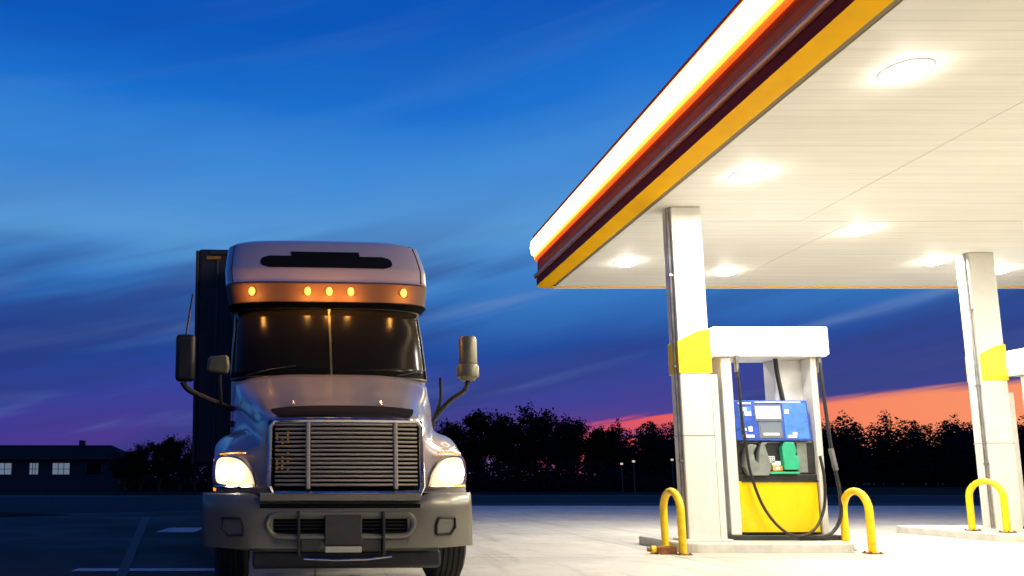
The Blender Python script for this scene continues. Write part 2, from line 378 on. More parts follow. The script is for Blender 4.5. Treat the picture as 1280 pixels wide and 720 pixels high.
def fixture(x, y, label):
    f = empty('canopy_light', (x, y, CZ)); tag(f, label, 'ceiling light', 'recessed lamps in the canopy ceiling')
    def ring(prof, m, name):
        b = MB(); b.grid([[(r_ * math.cos(2 * math.pi * k / 36), r_ * math.sin(2 * math.pi * k / 36), -z_) for k in range(36)] for r_, z_ in prof], m, closed=True); return b.build(name, f, smooth=True)
    ring([(.225, .003), (.222, .008), (.21, .011), (.20, .010), (.19, .004)], 'fixture_frame', 'frame')
    b = MB(); rows = [[(r_ * math.cos(2 * math.pi * k / 28), r_ * math.sin(2 * math.pi * k / 28), -z_) for k in range(28)] for r_, z_ in ((.185, .009), (.180, .03), (.14, .06), (.07, .078), (.001, .082))]
    b.grid(rows, 'fixture_lens', closed=True); b.build('lens', f, smooth=True)
    pd = bpy.data.lights.new('halo', 'POINT'); pd.energy = 6; pd.specular_factor = 0; pd.color = (1, .93, .80); pd.shadow_soft_size = .05
    po = bpy.data.objects.new('halo', pd); COL.objects.link(po); po.parent = f; po.location = (0, 0, -.16)
    ld = bpy.data.lights.new('lamp', 'AREA'); ld.shape = 'DISK'; ld.size = .36; ld.energy = FIX_W; ld.color = (1, .925, .79)
    lo = bpy.data.objects.new('lamp', ld); COL.objects.link(lo); lo.parent = f; lo.location = (0, 0, -.10)
FIX_W = 142
FX = [(5.55, 7.15, 'largest round bright lamp in the canopy ceiling, nearest the top right'),
      (5.45, 9.75, 'bright canopy lamp second in the row along the fascia, up from the first column'),
      (5.45, 13.85, 'canopy lamp just left of the first column, near the back corner of the ceiling'),
      (7.55, 14.5, 'dim small canopy lamp just right of the first column, by the back edge'),
      (8.35, 12.0, 'canopy lamp in the middle of the ceiling between the two columns'),
      (10.84, 13.75, 'canopy lamp touching the left side of the second column top'),
      (12.5, 14.35, 'small canopy lamp just right of the second column top')]
for a in FX: fixture(*a)
for (x, y) in [(5.5, 4.2), (8.9, 8.6), (8.9, 5.0), (12.2, 9.5), (12.2, 5.5), (15.5, 12.5), (9.5, .8), (16, 8)]:
    fixture(x, y, 'canopy lamp outside the picture on the near side of the ceiling')

# ------------------------------------------------------------------ pump islands
def island(x0, x1, y0, y1, label):
    b = MB(); r = .25; pts = []
    for cx_, cy_, a0 in ((x1 - r, y1 - r, 0), (x0 + r, y1 - r, 90), (x0 + r, y0 + r, 180), (x1 - r, y0 + r, 270)):
        for k in range(7): a = R(a0 + 15 * k); pts.append((cx_ + r * math.cos(a), cy_ + r * math.sin(a)))
    n = len(pts); b.add([(x, y, 0) for x, y in pts] + [(x, y, .13) for x, y in pts], [tuple(range(n, 2 * n))] + [(i, (i + 1) % n, (i + 1) % n + n, i + n) for i in range(n)], 'kerb_concrete')
    o = b.build('pump_island', bevel=.02); tag(o, label, 'pump island'); return o
island(4.74, 7.08, 10.62, 12.3, 'low pale concrete kerbed island under the first column and the blue and yellow pump')
island(10.45, 15.5, 12.42, 14.9, 'low pale concrete island under the second column at the right edge')

def make_hoop(name='hoop_barrier'):
    o = empty(name); b = MB(); w = .52; h = .80; r = .20
    pts = [(0, 0, 0), (0, 0, h - r - .1)]
    for k in range(0, 13):
        a = math.pi * k / 12; pts.append((0, w / 2 - w / 2 * math.cos(a), h - .26 + .26 * math.sin(a)))
    pts += [(0, w, h - r - .1), (0, w, 0)]
    b.tube(pts, .048, 'hoop_yellow', 16); b.build('pipe', o, smooth=True)
    for yy in (0, w):
        b = MB(); b.box(-.085, .085, yy - .085, yy + .085, 0, .014, 'rust')
        for sx_ in (-1, 1):
            for sy_ in (-1, 1): b.tube([(sx_ * .062, yy + sy_ * .062, .014), (sx_ * .062, yy + sy_ * .062, .032)], .012, 'rust', 6)
        b.build('base_plate', o)
    return o
GH = 'yellow hoop barriers at the pump islands'
h1 = make_hoop(); h1.location = (4.63, 10.40, .004); tag(h1, 'yellow steel hoop barrier in front of the first column, left end of the near island', 'barrier', GH)
h2 = copy_tree(h1); h2.location = (7.15, 10.55, .004); h2.rotation_euler.z = 0; tag(h2, 'yellow steel hoop barrier right of the blue and yellow pump', 'barrier', GH)
h3 = copy_tree(h1); h3.location = (10.78, 12.75, .131); h3.rotation_euler.z = R(16); tag(h3, 'yellow steel hoop barrier in front of the second column, near the right edge', 'barrier', GH)
# bolted rusty foot beside the left hoop
b = MB(); b.box(-.30, -.06, -.06, .10, .006, .10, 'rust'); b.tube([(-.36, .02, .06), (-.30, .02, .06)], .05, 'hoop_yellow', 12); b.tube([(-.40, .02, .06), (-.36, .02, .06)], .03, 'rust', 8)
o = b.build('wheel_stop', loc=(4.63, 10.50, 0), bevel=.008); tag(o, 'short rusty yellow wheel stop at the foot of the left hoop barrier', 'wheel stop')

def make_pump():
    p = empty('fuel_pump'); Z0 = .0
    # local origin: left front foot on the island top; x right, y away
    b = MB(); b.box(-.13, 1.52, .02, .62, 0, .07, 'pump_dark'); b.build('plinth', p, bevel=.01)
    for (x0, x1, y0, y1) in [(0, .15, .02, .40), (0.90, 1.33, .30, .58)]:
        b = MB(); b.box(x0, x1, y0, y1, .0701 if x0 < .5 else 1.9, 2.539, 'pump_white'); b.build('post', p, bevel=.015)
    b = MB(); b.box(1.285, 1.375, .06, .30, .0705, 2.539, 'pump_white'); b.build('post', p, bevel=.015)
    b = MB(); b.box(-.12, 1.50, -.05, .62, 2.56, 2.96, 'light_box'); lb = b.build('light_box', p, bevel=.02)
    b = MB(); b.box(-.09, 1.47, -.02, .59, 2.54, 2.5595, 'pump_white'); b.build('rim', lb)
    # cabinet
    b = MB(); b.box(.152, 1.283, .10, .58, .0705, .90, 'pump_dark'); b.build('cabinet', p, bevel=.012)
    b = MB(); b.box(.16, 1.25, .06, .099, .105, .80, 'pump_yellow'); yp = b.build('lower_panel', p, bevel=.008)
    b = MB(); b.box(.20, 1.26, .045, .058, .79, .815, 'pump_dark'); b.build('trim', yp)
    # nozzle section
    b = MB(); b.box(.18, 1.282, .12, .56, .9005, 1.36, 'pump_dark'); b.box(1.02, 1.16, .09, .119, .92, 1.34, 'nozzle_grey'); b.box(.20, 1.24, .085, .119, 1.33, 1.358, 'pump_grey'); ns = b.build('nozzle_bay', p, bevel=.01)
    b = MB(); b.prism([(.30, .88), (.58, .88), (.62, 1.00), (.55, 1.30), (.60, 1.34), (.50, 1.34), (.46, 1.20), (.44, 1.05), (.40, 1.10), (.38, 1.20), (.44, 1.30), (.34, 1.32), (.26, 1.22), (.24, 1.0)][::-1], .03, .118, 'nozzle_grey'); b.build('nozzle_boot', p, bevel=.012)
    b = MB(); b.prism([(.80, .96), (1.00, .96), (1.01, 1.14), (.96, 1.17), (.99, 1.22), (.95, 1.34), (.82, 1.35), (.78, 1.26)][::-1], .03, .118, 'nozzle_green'); b.box(.60, 1.02, .05, .117, .90, .935, 'nozzle_green'); b.build('fuel_nozzle', p, bevel=.01)
    b = MB()
    for (x0, x1, z0, z1) in [(.60, .70, 1.06, 1.15), (.66, .78, 1.02, 1.08)]: b.box(x0, x1, .085, .118 + .001 * x0, z0, z1, 'print_white')
    for i in range(3):
        for j in range(3): b.box(.612 + i * .03, .630 + i * .03, .080, .0849, 1.072 + j * .026, 1.088 + j * .026, 'pump_grey')
    b.build('keypad', p)
    b = MB(); b.box(.66, .79, .07, .117, .95, 1.015, 'label_orange'); b.box(.70, .75, .066, .0699, .965, 1.0, 'print_white'); b.build('warning_label', p)
    # blue head, tilted back a little
    b = MB(); b.extr_x([(.02, 1.362), (.40, 1.362), (.40, 1.93), (.07, 1.93)][::-1], .16, 1.20, 'pump_blue'); hd = b.build('head_panel', p, bevel=.012)
    def face(x0, x1, z0, z1, m, pr=.006):
        bb = MB(); yf = lambda z: .02 + .05 * (z - 1.362) / .568
        bb.add([(x0, yf(z0) - pr, z0), (x1, yf(z0) - pr, z0), (x1, yf(z1) - pr, z1), (x0, yf(z1) - pr, z1), (x0, yf(z0), z0), (x1, yf(z0), z0), (x1, yf(z1), z1), (x0, yf(z1), z1)],
               [(0, 1, 2, 3), (0, 4, 5, 1), (1, 5, 6, 2), (2, 6, 7, 3), (3, 7, 4, 0)], m); return bb
    face(.44, .82, 1.64, 1.87, 'pump_grey').build('bezel', hd); face(.46, .80, 1.675, 1.845, 'screen_lit', .010).build('screen', p)
    face(.48, .80, 1.40, 1.62, 'pump_grey').build('bezel', hd); face(.505, .775, 1.43, 1.60, 'screen_grey', .010).build('display', p)
    face(.84, 1.17, 1.39, 1.895, 'pump_light_blue').build('grade_panel', p)
    bb = face(.22, .40, 1.70, 1.84, 'pump_light_blue', .006)
    for (x0, x1, z0, z1) in [(.24, .33, 1.78, 1.83), (.30, .39, 1.71, 1.77), (.22, .40, 1.875, 1.90), (.24, .30, 1.50, 1.54), (.33, .385, 1.49, 1.56), (.24, .40, 1.405, 1.445), (.25, .29, 1.46, 1.475), (.86, .92, 1.74, 1.80), (.87, .99, 1.40, 1.44), (.94, 1.0, 1.44, 1.48), (.46, 1.10, 1.895, 1.91), (.53, .75, 1.435, 1.47)]:
        k = face(x0, x1, z0, z1, 'print_white', .0125); bb.add(k.v, k.f, 'print_white')
    bb.build('lettering', hd)
    # hoses
    def hose(pts, r=.019):
        b = MB(); b.tube(cr(pts, 8), r, 'hose_rubber', 10); b.build('hose', p, smooth=True)
    hose([(.205, .0, 2.60), (.215, -.02, 2.2), (.22, -.03, 1.7), (.24, -.05, 1.3), (.27, -.07, .9), (.40, -.10, .45), (.62, -.12, .15), (.86, -.12, .07), (1.08, -.10, .17), (1.24, -.07, .45), (1.29, -.04, .85), (1.28, .0, 1.15)])
    hose([(1.40, .05, 2.60), (1.40, .02, 2.2), (1.41, .0, 1.8), (1.42, -.02, 1.4), (1.44, -.05, 1.0), (1.47, -.07, .62), (1.44, -.08, .30), (1.30, -.08, .10), (1.12, -.06, .06), (.9, -.04, .05)], .023)
    hose([(.87, .2, 2.60), (.89, .2, 2.3), (.93, .18, 1.93)], .03)
    for xx, yy in ((.205, 0), (1.40, .05)):
        b = MB(); b.tube([(xx, yy, 2.32), (xx, yy, 2.58)], .033, 'steel', 12); b.tube([(xx + (.01 if xx > 1 else .003), yy - .01, 2.25), (xx, yy, 2.32)], .027, 'pump_dark', 12); b.build('swivel', p, smooth=True)
    b = MB(); b.tube([(1.425, -.02, 1.25), (1.455, -.05, .95)], .034, 'steel', 12); b.build('swivel', p, smooth=True)
    return p
GP = 'fuel pumps on the two islands'
p1 = make_pump(); p1.location = (5.64, 11.12, .131); tag(p1, 'blue and yellow fuel pump with lit white top right of the first column', 'fuel pump', GP)
p2 = copy_tree(p1); p2.location = (11.60, 12.75, .131); tag(p2, 'fuel pump cut off by the right edge, lit white top behind the second column', 'fuel pump', GP)

# ------------------------------------------------------------------ truck
TX, TY = .12, 6.62
YAW = R(3.4)
tr = empty('semi_truck', (TX + .11, TY, 0), YAW)
tag(tr, 'silver white semi truck facing the camera with headlights and amber roof lights on', 'truck')
def smooth_loft(stations, nsamp, m, name, parent, extra=None):
    pass
N = 5
ST = [  # (y, half profile from the centre outward and down)
 (.16, [(0, 1.50), (.35, 1.495), (.60, 1.47), (.675, 1.38), (.71, 1.26), (.84, 1.205), (.98, 1.195), (1.07, 1.09), (1.095, .89)]),
 (.24, [(0, 1.535), (.36, 1.53), (.64, 1.50), (.72, 1.41), (.755, 1.31), (.86, 1.265), (1.01, 1.24), (1.10, 1.12), (1.12, .89)]),
 (.45, [(0, 1.60), (.38, 1.595), (.69, 1.56), (.78, 1.46), (.81, 1.37), (.90, 1.335), (1.05, 1.27), (1.14, 1.12), (1.155, .90)]),
 (.90, [(0, 1.73), (.42, 1.72), (.76, 1.68), (.85, 1.57), (.88, 1.46), (.95, 1.40), (1.08, 1.35), (1.16, 1.25), (1.17, 1.10)]),
 (1.30, [(0, 1.87), (.48, 1.86), (.86, 1.80), (.95, 1.67), (.97, 1.50), (1.01, 1.41), (1.09, 1.35), (1.17, 1.25), (1.175, 1.10)]),
 (1.80, [(0, 2.06), (.55, 2.05), (.96, 1.98), (1.03, 1.83), (1.045, 1.62), (1.055, 1.40), (1.08, 1.15), (1.10, .95), (1.10, .72)])]
NW = .30
def nosey(x, k): return k * (.10 * (abs(x) / .65) ** 2 if abs(x) < .65 else .10 + .75 * (abs(x) - .65) ** 1.35)
def hood_rows():
    prof = [[Vector((p.x, y, p.y)) for p in cr([(a, c, 0) for a, c in pr], N)] for y, pr in ST]
    rows = []
    cols = list(zip(*prof)); dense = [cr(list(c), 5) for c in cols]
    for i in range(len(dense[0])):
        r = [d[i] for d in dense]; yy = r[0].y; k = max(0, 1 - (yy - .16) / 1.3)
        half = [(p.x, p.y + nosey(p.x, k), p.z) for p in r]
        rows.append([(-a, b_, c) for a, b_, c in half[::-1]] + half[1:])
    return rows
HR = hood_rows()
b = MB(); b.grid(HR, 'truck_paint')
# front closing face down to the bumper
fr = HR[0]; fr_rows = []
for k in range(7):
    u = k / 6; fr_rows.append([(x_, y_ - .035 * math.sin(u * math.pi * .5), .84 + (z_ - .84) * (1 - u)) for x_, y_, z_ in fr])
b.grid(fr_rows, 'truck_paint')
hood = b.build('hood', tr, smooth=True); recalc(hood)
sd = hood.modifiers.new('thick', 'SOLIDIFY'); sd.thickness = .02; sd.offset = -1
# inner wheel wells so nothing shows through
b = MB()
b.box(-.62, .62, .35, 1.8, .62, 1.30, 'black_gap'); b.build('engine_bay', tr)
def nose_at(x_, z_=1.1): return .16 - .035 + nosey(x_, 1)
# dark lip under hood front and crease lines
b = MB()
rows = []
for zz, off in ((1.44, .02), (1.50, .02)):
    rows.append([(x_, nose_at(x_) - off, zz - .05 * (abs(x_) / .66) ** 4) for x_ in [(-.66 + 1.32 * i / 24) for i in range(25)]])
b.grid(rows, 'black_plastic'); b.build('hood_lip', hood, smooth=True)
b = MB(); rows = []
for i in range(0, 11):
    r = [p for p in HR[i] if abs(p[0]) < .655]; rows.append([(x_, y_ - .004, z_ + .007) for x_, y_, z_ in r])
n_ = min(len(r) for r in rows); b.grid([r[(len(r) - n_) // 2:(len(r) - n_) // 2 + n_] for r in rows], 'black_gap')
b.build('hood_intake', hood, smooth=True)
for s_ in (-1, 1):
    b = MB(); pts = []
    for i in range(4, 24):
        r = HR[i]; half = r[len(r) // 2:]
        k = 9; px_, py_, pz_ = half[k]; pts.append((s_ * px_ * .62, py_, pz_ + .006 + .0))
    b.tube(pts, .006, 'black_plastic', 6); b.build('hood_crease', hood)
for xx in (-.44, .36):
    b = MB(); b.tube([(xx, .52, 1.615), (xx, .60, 1.655)], .015, 'chrome', 8); b.build('washer_jet', hood, smooth=True)
# grille
gr = empty('grille', (0, 0, 0), parent=tr)
gy = lambda x_: nose_at(x_) - .055
def plan(x0, x1, n=16): return [x0 + (x1 - x0) * i / n for i in range(n + 1)]
b = MB()
GT, GB = 1.445, .865
rows = [[(x_, gy(x_) + .045, z_) for x_ in plan(-.645, .645)] for z_ in (GB, GT)]
b.grid(rows, 'black_gap'); b.build('grille_backing', gr)
b = MB()
def bar(x0, x1, zc, h, d, m, tgt):
    xs = plan(x0, x1, 10); pr = [(-.0, -h * .5), (-d, -h * .15), (-d, h * .35), (0, h * .5)]
    tgt.grid([[(x_, gy(x_) + o_, zc + dz) for o_, dz in pr] for x_ in xs], m, closed=True)
nb_ = 15
for i in range(nb_):
    zc = GB + .045 + (GT - GB - .08) * i / (nb_ - 1)
    bar(-.30, .385, zc, .025, .032, 'grille_metal', b)
    bar(-.60, -.345, zc, .021, .028, 'grille_metal', b); bar(.43, .60, zc, .021, .026, 'grille_metal', b)
b.build('bars', gr, smooth=True)
b = MB()
def vpost(x_, w, z0, z1, m, tgt, d=.045):
    tgt.extr_x([(gy(x_) + .03, z0), (gy(x_) - d, z0), (gy(x_) - d, z1), (gy(x_) + .03, z1)], x_ - w / 2, x_ + w / 2, m)
for x_, w in ((-.325, .035), (.408, .035)):
    b = MB(); vpost(x_, w, GB + .01, GT - .01, 'grille_metal', b); b.build('divider', gr, bevel=.008)
b = MB()
ring = [(-.645, GB + .03), (-.615, GB - .03), (.615, GB - .03), (.645, GB + .03), (.635, GT - .05), (.60, GT), (-.60, GT), (-.635, GT - .05)]
pts = []
for i in range(len(ring)):
    a, c = ring[i], ring[(i + 1) % len(ring)]; ns_ = max(1, int(abs(a[0] - c[0]) / .08))
    for k in range(ns_):
        u = k / ns_; x_ = a[0] + (c[0] - a[0]) * u; pts.append((x_, gy(x_) - .02, a[1] + (c[1] - a[1]) * u))
pts.append(pts[0]); b.tube(pts, .024, 'chrome', 8, caps=False); b.build('surround', gr, smooth=True)
b = MB()  # amber reflections in the grille, made as small coloured boxes
random.seed(3)
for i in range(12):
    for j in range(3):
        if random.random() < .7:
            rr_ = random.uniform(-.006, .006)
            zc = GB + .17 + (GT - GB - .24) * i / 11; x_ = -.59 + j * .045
            b.box(x_, x_ + .015, gy(x_) - .034, gy(x_) - .026, zc + rr_, zc + rr_ + .014, 'amber_dull')
0 and b.box(.50, .515, gy(.5) - .034, gy(.5) - .028, 1.22, 1.36, 'amber_dull'); 0 and b.box(.47, .545, gy(.5) - .036, gy(.5) - .0285, 1.30, 1.312, 'amber_dull')
b.build('reflection_dots', gr)
# headlights
def headlight(s_):
    poly = [(.725, .905), (.85, .895), (1.0, .905), (1.07, .935), (1.078, 1.06), (1.055, 1.135), (1.0, 1.155), (.90, 1.145), (.82, 1.10), (.755, 1.01)]
    poly = [(p.x, p.y) for p in cr([(a_, c_, 0) for a_, c_ in poly + poly[:1]], 4)][:-1]
    h = empty('headlight', (-.045 if s_ < 0 else .0, 0, 0), parent=tr)
    def shell(scale, off, m, name, bev):
        cx_, cz_ = .91, 1.03; P = [((x_ - cx_) * scale + cx_, (z_ - cz_) * scale + cz_) for x_, z_ in poly]
        bb = MB(); n = len(P); k = 6; vs = []
        for lay in range(2):
            for x_, z_ in P: vs.append((s_ * x_, nose_at(x_) - (off if lay == 0 else -.03), z_))
        # fan with centre for curvature
        vs.append((s_ * cx_, nose_at(cx_) - off - .018, cz_))
        fs = [(i, (i + 1) % n, 2 * n) for i in range(n)] + [(i, i + n, (i + 1) % n + n, (i + 1) % n) for i in range(n)]
        bb.add(vs, fs, m); o = bb.build(name, h, smooth=True); recalc(o); return o
    shell(1.10, .012, 'chrome', 'bezel', 0)
    shell(.93, .030, 'headlight_lens', 'lens', 0)
    for cx_, rr in ((.855, .062), (.985, .068)):
        bb = MB(); yc = nose_at(cx_) - .048; rows = [[(s_ * cx_ + r_ * math.cos(2 * math.pi * k / 20), yc - o_, 1.02 + r_ * math.sin(2 * math.pi * k / 20)) for k in range(20)] for r_, o_ in ((rr, 0), (rr * .85, .012), (rr * .4, .02), (.002, .022))]
        bb.grid(rows, 'headlight_bulb', closed=True); bb.build('projector', h, smooth=True)
    bb = MB(); xs = plan(.80, 1.03, 8)
    bb.grid([[(s_ * x_, nose_at(x_) - .045 + o_, 1.185 - .35 * (x_ - .88) ** 2 - .02 * 0 + dz) for o_, dz in ((0, -.012), (-.012, 0), (0, .012), (.03, 0))] for x_ in xs], 'amber_dull', closed=True)
    bb.build('turn_signal', h, smooth=True)
    bb = MB(); xs = plan(.72, 1.07, 8)
    bb.grid([[(s_ * x_, nose_at(x_) - .045 + o_, .893 + dz) for o_, dz in ((0, -.012), (-.014, 0), (0, .012), (.03, 0))] for x_ in xs], 'amber_dull' if s_ > 0 else 'chrome', closed=True)
    bb.build('lower_trim', h, smooth=True)
    ld = bpy.data.lights.new('beam', 'SPOT'); ld.energy = 160; ld.spot_size = R(75); ld.spot_blend = .8; ld.color = (1, .88, .72); ld.shadow_soft_size = .06
    lo = bpy.data.objects.new('beam', ld); COL.objects.link(lo); lo.parent = h; lo.location = (s_ * .9, nose_at(.9) - .10, 1.0); lo.rotation_euler = (R(74), 0, 0)
    lo.rotation_euler = (R(-(90 + 12) + 180), 0, R(180)) if False else (R(78), 0, R(180))
headlight(-1); headlight(1)
# bumper
bu = empty('bumper', (-.06, 0, 0), parent=tr)
def by(x_): a = abs(x_); return .02 * (a / .65) ** 2 if a < .65 else .02 + .55 * (a - .65) ** 1.6 + .35 * max(0, a - .95) ** 1.3
xs = sorted(set([round(-1.145 + 2.29 * i / 58, 3) for i in range(59)] + [-.59, .59, -.53, .53]))
def ztop(x_): a = abs(x_); return .79 + .055 * min(1, max(0, (a - .60) / .15))
def zbot(x_): a = abs(x_); return .37 if a < .62 else .37 + .03 * min(1, (a - .62) / .4)
us = [0, .08, .28, .60, .68, .76, 1.0]
def zrow(x_, i):
    lv = [zbot(x_), .40, .505, .635, .69, .74, ztop(x_)]
    return lv[i]
bulge = [.05, .012, 0, 0, .0, .004, .035]
b = MB(); rows = [[(x_, by(x_) + bulge[i], zrow(x_, i)) for x_ in xs] for i in range(7)]
vs = [p for r in rows for p in r]; nc = len(xs); fs = []
for i in range(6):
    for j in range(nc - 1):
        xm = (xs[j] + xs[j + 1]) / 2
        if i == 2 and abs(xm) < .565: continue
        fs.append((i * nc + j, i * nc + j + 1, (i + 1) * nc + j + 1, (i + 1) * nc + j))
b.add(vs, fs, 'bumper_metal'); shell_ = b.build('bumper_shell', bu, smooth=True)
sd = shell_.modifiers.new('thick', 'SOLIDIFY'); sd.thickness = .03; sd.offset = -1
b = MB(); b.box(-.63, .63, .06, .075, .44, .70, 'black_gap')
for i in range(4): b.box(-.60, .60, .048, .060, .52 + i * .028, .528 + i * .028, 'black_plastic')
b.build('air_intake', bu)
b = MB(); pts = []
for (x_, z_) in [(-.58, .65), (-.60, .58), (-.55, .51), (-.46, .495), (-.2, .495), (0, .495), (.2, .495), (.46, .495), (.55, .51), (.60, .58), (.58, .65)]: pts.append((x_, by(x_) - .004, z_))
b.tube(cr(pts + [(x_, by(x_) - .004, .675) for x_ in (.5, .25, 0, -.25, -.5)] + pts[:1], 4), .024, 'bumper_metal', 8); b.build('intake_surround', bu, smooth=True)
b = MB(); xs2 = plan(-.66, .66, 24)
b.grid([[(x_, by(x_) + o_, z_) for o_, z_ in ((.0, .722), (-.006, .725), (-.006, .752), (.0, .756))] for x_ in xs2], 'black_gap'); b.build('groove', bu)
b = MB(); b.grid([[(x_, by(x_) + o_, z_) for o_, z_ in ((.04, .775), (-.030, .785), (-.034, .83), (.06, .845))] for x_ in xs2], 'bumper_metal'); b.build('top_step', bu, smooth=True)
b = MB(); b.box(-.135, .170, -.045, -.020, .425, .665, 'plate_dark'); lp = b.build('plate_holder', bu, bevel=.01)
b = MB(); b.box(-.130, .165, -.040, -.022, .370, .418, 'plate_light'); b.build('licence_plate', bu, bevel=.004)
for x_ in (-.345, .345):
    b = MB(); b.box(x_ - .012, x_ + .012, -.05, .03, .345, .70, 'black_plastic'); b.build('tow_pin', bu, bevel=.006)
for x0_, x1_ in ((-.33, -.17), (.165, .33)):
    b = MB(); b.box(x0_, x1_, -.022, -.004, .38, .475, 'plate_dark'); b.build('skid_pad', bu, bevel=.01)
for s_ in (-1, 1):
    f = empty('fog_light', parent=bu); x0_, x1_ = .80, .965
    bb = MB(); yq = by(.88) - .03
    def P(x_, z_): return (s_ * x_, by(x_) - .012, z_)
    pl = [P(.795, .505), P(.92, .505), P(.965, .56), P(.965, .64), P(.82, .64), P(.795, .58)]
    bb.tube(pl + [pl[0]], .011, 'black_plastic', 6, caps=False); bb.build('bezel', f, smooth=True)
    bb = MB(); q_ = [(s_ * (abs(x_) * .94 + .053), y_ + .006, z_ * .94 + .034) for x_, y_, z_ in pl]; bb.add(q_, [tuple(range(6))], 'bumper_metal'); bb.build('lens', f)
# lower air dam + cross member
b = MB(); b.extr_x([(.10, .37), (.10, .25), (.20, .22), (.45, .24), (.45, .40)], -.78, .78, 'black_plastic'); b.build('air_dam', tr, bevel=.02)
b = MB(); b.tube([(-.36, .05, .315), (-.1, .03, .305), (.15, .03, .31), (.36, .05, .33)], .012, 'chrome', 8); b.build('tow_bar', tr, smooth=True)
b = MB(); b.box(-.85, .85, .98, 1.14, .36, .50, 'black_plastic'); b.tube([(-.9, 1.06, .48), (.9, 1.06, .48)], .07, 'black_plastic', 10); b.build('front_axle', tr)
# cab
LV = [  # z, half width, front y, corner depth, power, rear y
 (.75, 1.08, 1.98, .45, 3.2, 4.4), (1.6, 1.09, 1.92, .48, 3.2, 4.4), (2.02, 1.085, 1.84, .50, 3.0, 4.4), (2.45, 1.07, 2.00, .50, 3.0, 4.4), (2.84, 1.055, 2.20, .50, 3.0, 4.4),
 (2.92, 1.13, 2.12, .45, 3.6, 4.4), (3.14, 1.16, 2.17, .42, 4.4, 4.4), (3.21, 1.18, 2.30, .42, 4.6, 4.4), (3.40, 1.20, 2.46, .42, 4.8, 4.4), (3.64, 1.20, 2.72, .45, 4.8, 4.4), (3.82, 1.19, 2.92, .45, 4.6, 4.4),
 (3.92, 1.15, 3.12, .55, 4.0, 4.36), (3.965, 1.06, 3.28, .5, 3.6, 4.3), (3.98, .85, 3.45, .4, 3.0, 4.2)]
def lvl(z_):
    for i in range(len(LV) - 1):
        if LV[i][0] <= z_ <= LV[i + 1][0]:
            u = (z_ - LV[i][0]) / (LV[i + 1][0] - LV[i][0]); return [LV[i][k] + (LV[i + 1][k] - LV[i][k]) * u for k in range(1, 6)]
def front(z_, a, off=0.0):                  # a in [-1, 1]: point on the front curve, offset outward
    w, yf, c, pw, yr = lvl(z_); th = a * math.pi / 2
    sx_ = math.copysign(abs(math.sin(th)) ** (2 / pw), a); cy_ = abs(math.cos(th)) ** (2 / pw)
    x_ = w * sx_; y_ = yf + c * (1 - cy_)
    nx = math.copysign(abs(sx_) ** (pw - 1) / w, a); ny = -(cy_ ** (pw - 1)) / c; l = math.hypot(nx, ny) or 1
    return (x_ + nx / l * off, y_ + ny / l * off, z_)
def ringpts(z_):
    w, yf, c, pw, yr = lvl(z_); f_ = [front(z_, -1 + 2 * i / 44) for i in range(45)]
    return f_ + [(w, yf + c + (yr - yf - c) * k / 4, z_) for k in range(1, 5)] + [(w * (1 - 2 * k / 6), yr, z_) for k in range(1, 6)] + [(-w, yr - (yr - yf - c) * k / 4, z_) for k in range(0, 4)]
zs = [l[0] for l in LV]
def band(z0, z1, m, name, cap=False, dens=6):
    zz = sorted(set([z0, z1] + [a for a in zs if z0 < a < z1] + [z0 + (z1 - z0) * i / dens for i in range(dens)]))
    b = MB(); rows = [ringpts(a) for a in zz]; b.grid(rows, m, closed=True)
    if cap: b.add(rows[-1], [tuple(range(len(rows[-1])))], m)
    o = b.build(name, tr, smooth=True); recalc(o); return o
cab = band(.75, 2.92, 'cab_paint_warm_lit', 'cab')
vis = band(2.92, 3.18, 'visor_amber_brown', 'sun_visor')
fai = band(3.181, 3.98, 'cab_paint_warm_lit', 'roof_fairing', cap=True, dens=14)
def fpatch(z0, z1, a0, a1, off, m, name, parent, nz=8, na=24, zf=None):
    b = MB(); rows = []
    for i in range(nz + 1):
        u = i / nz; rows.append([front((z0 + (z1 - z0) * u), a0 + (a1 - a0) * j / na, off) for j in range(na + 1)])
    b.grid(rows, m)
    lo_ = []
    o = b.build(name, parent, smooth=True); sd = o.modifiers.new('thick', 'SOLIDIFY'); sd.thickness = .012; sd.offset = 0; recalc(o); return o
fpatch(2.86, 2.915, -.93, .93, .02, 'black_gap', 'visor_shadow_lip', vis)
ws = fpatch(2.05, 2.85, -.80, .80, .014, 'dark_glass', 'windshield', tr)
A0 = .0007
b = MB(); b.grid([[front(2.05 + .8 * i / 8, a, o_) for a, o_ in ((-A0, .018), (-A0, .027), (A0, .027), (A0, .018))] for i in range(9)], 'mirror_shell'); b.build('divider', ws)
fpatch(2.02, 2.052, -.82, .82, .022, 'black_plastic', 'gasket', ws, nz=2)
for s_ in (-1, 1):
    o = fpatch(2.05, 2.84, s_ * .815, s_ * .87, .022, 'mirror_shell', 'pillar', cab, na=4)
    fpatch(2.05, 2.84, s_ * .80, s_ * .813, .024, 'black_plastic', 'pillar_seal', cab, na=3)
    b = MB(); w = 1.09
    b.add([(s_ * (w + .004), 2.62, 1.98), (s_ * (w + .004), 3.35, 1.98), (s_ * (w - .01), 3.35, 2.72), (s_ * (w - .012), 2.86, 2.72)], [(0, 1, 2, 3)], 'dark_glass'); b.build('side_window', cab)
    b = MB()
    for i, zz in enumerate((.42, .78)): b.box(s_ * 1.0 if s_ > 0 else -1.22, 1.22 if s_ > 0 else -1.0, 2.5, 3.4, zz, zz + .05, 'steel')
    b.build('step', tr, bevel=.01)
    b = MB(); b.tube([(s_ * .95, 3.5, .62), (s_ * .95, 4.8, .62)], .32, 'steel', 24); b.build('fuel_tank', tr, smooth=True, bevel=.02)
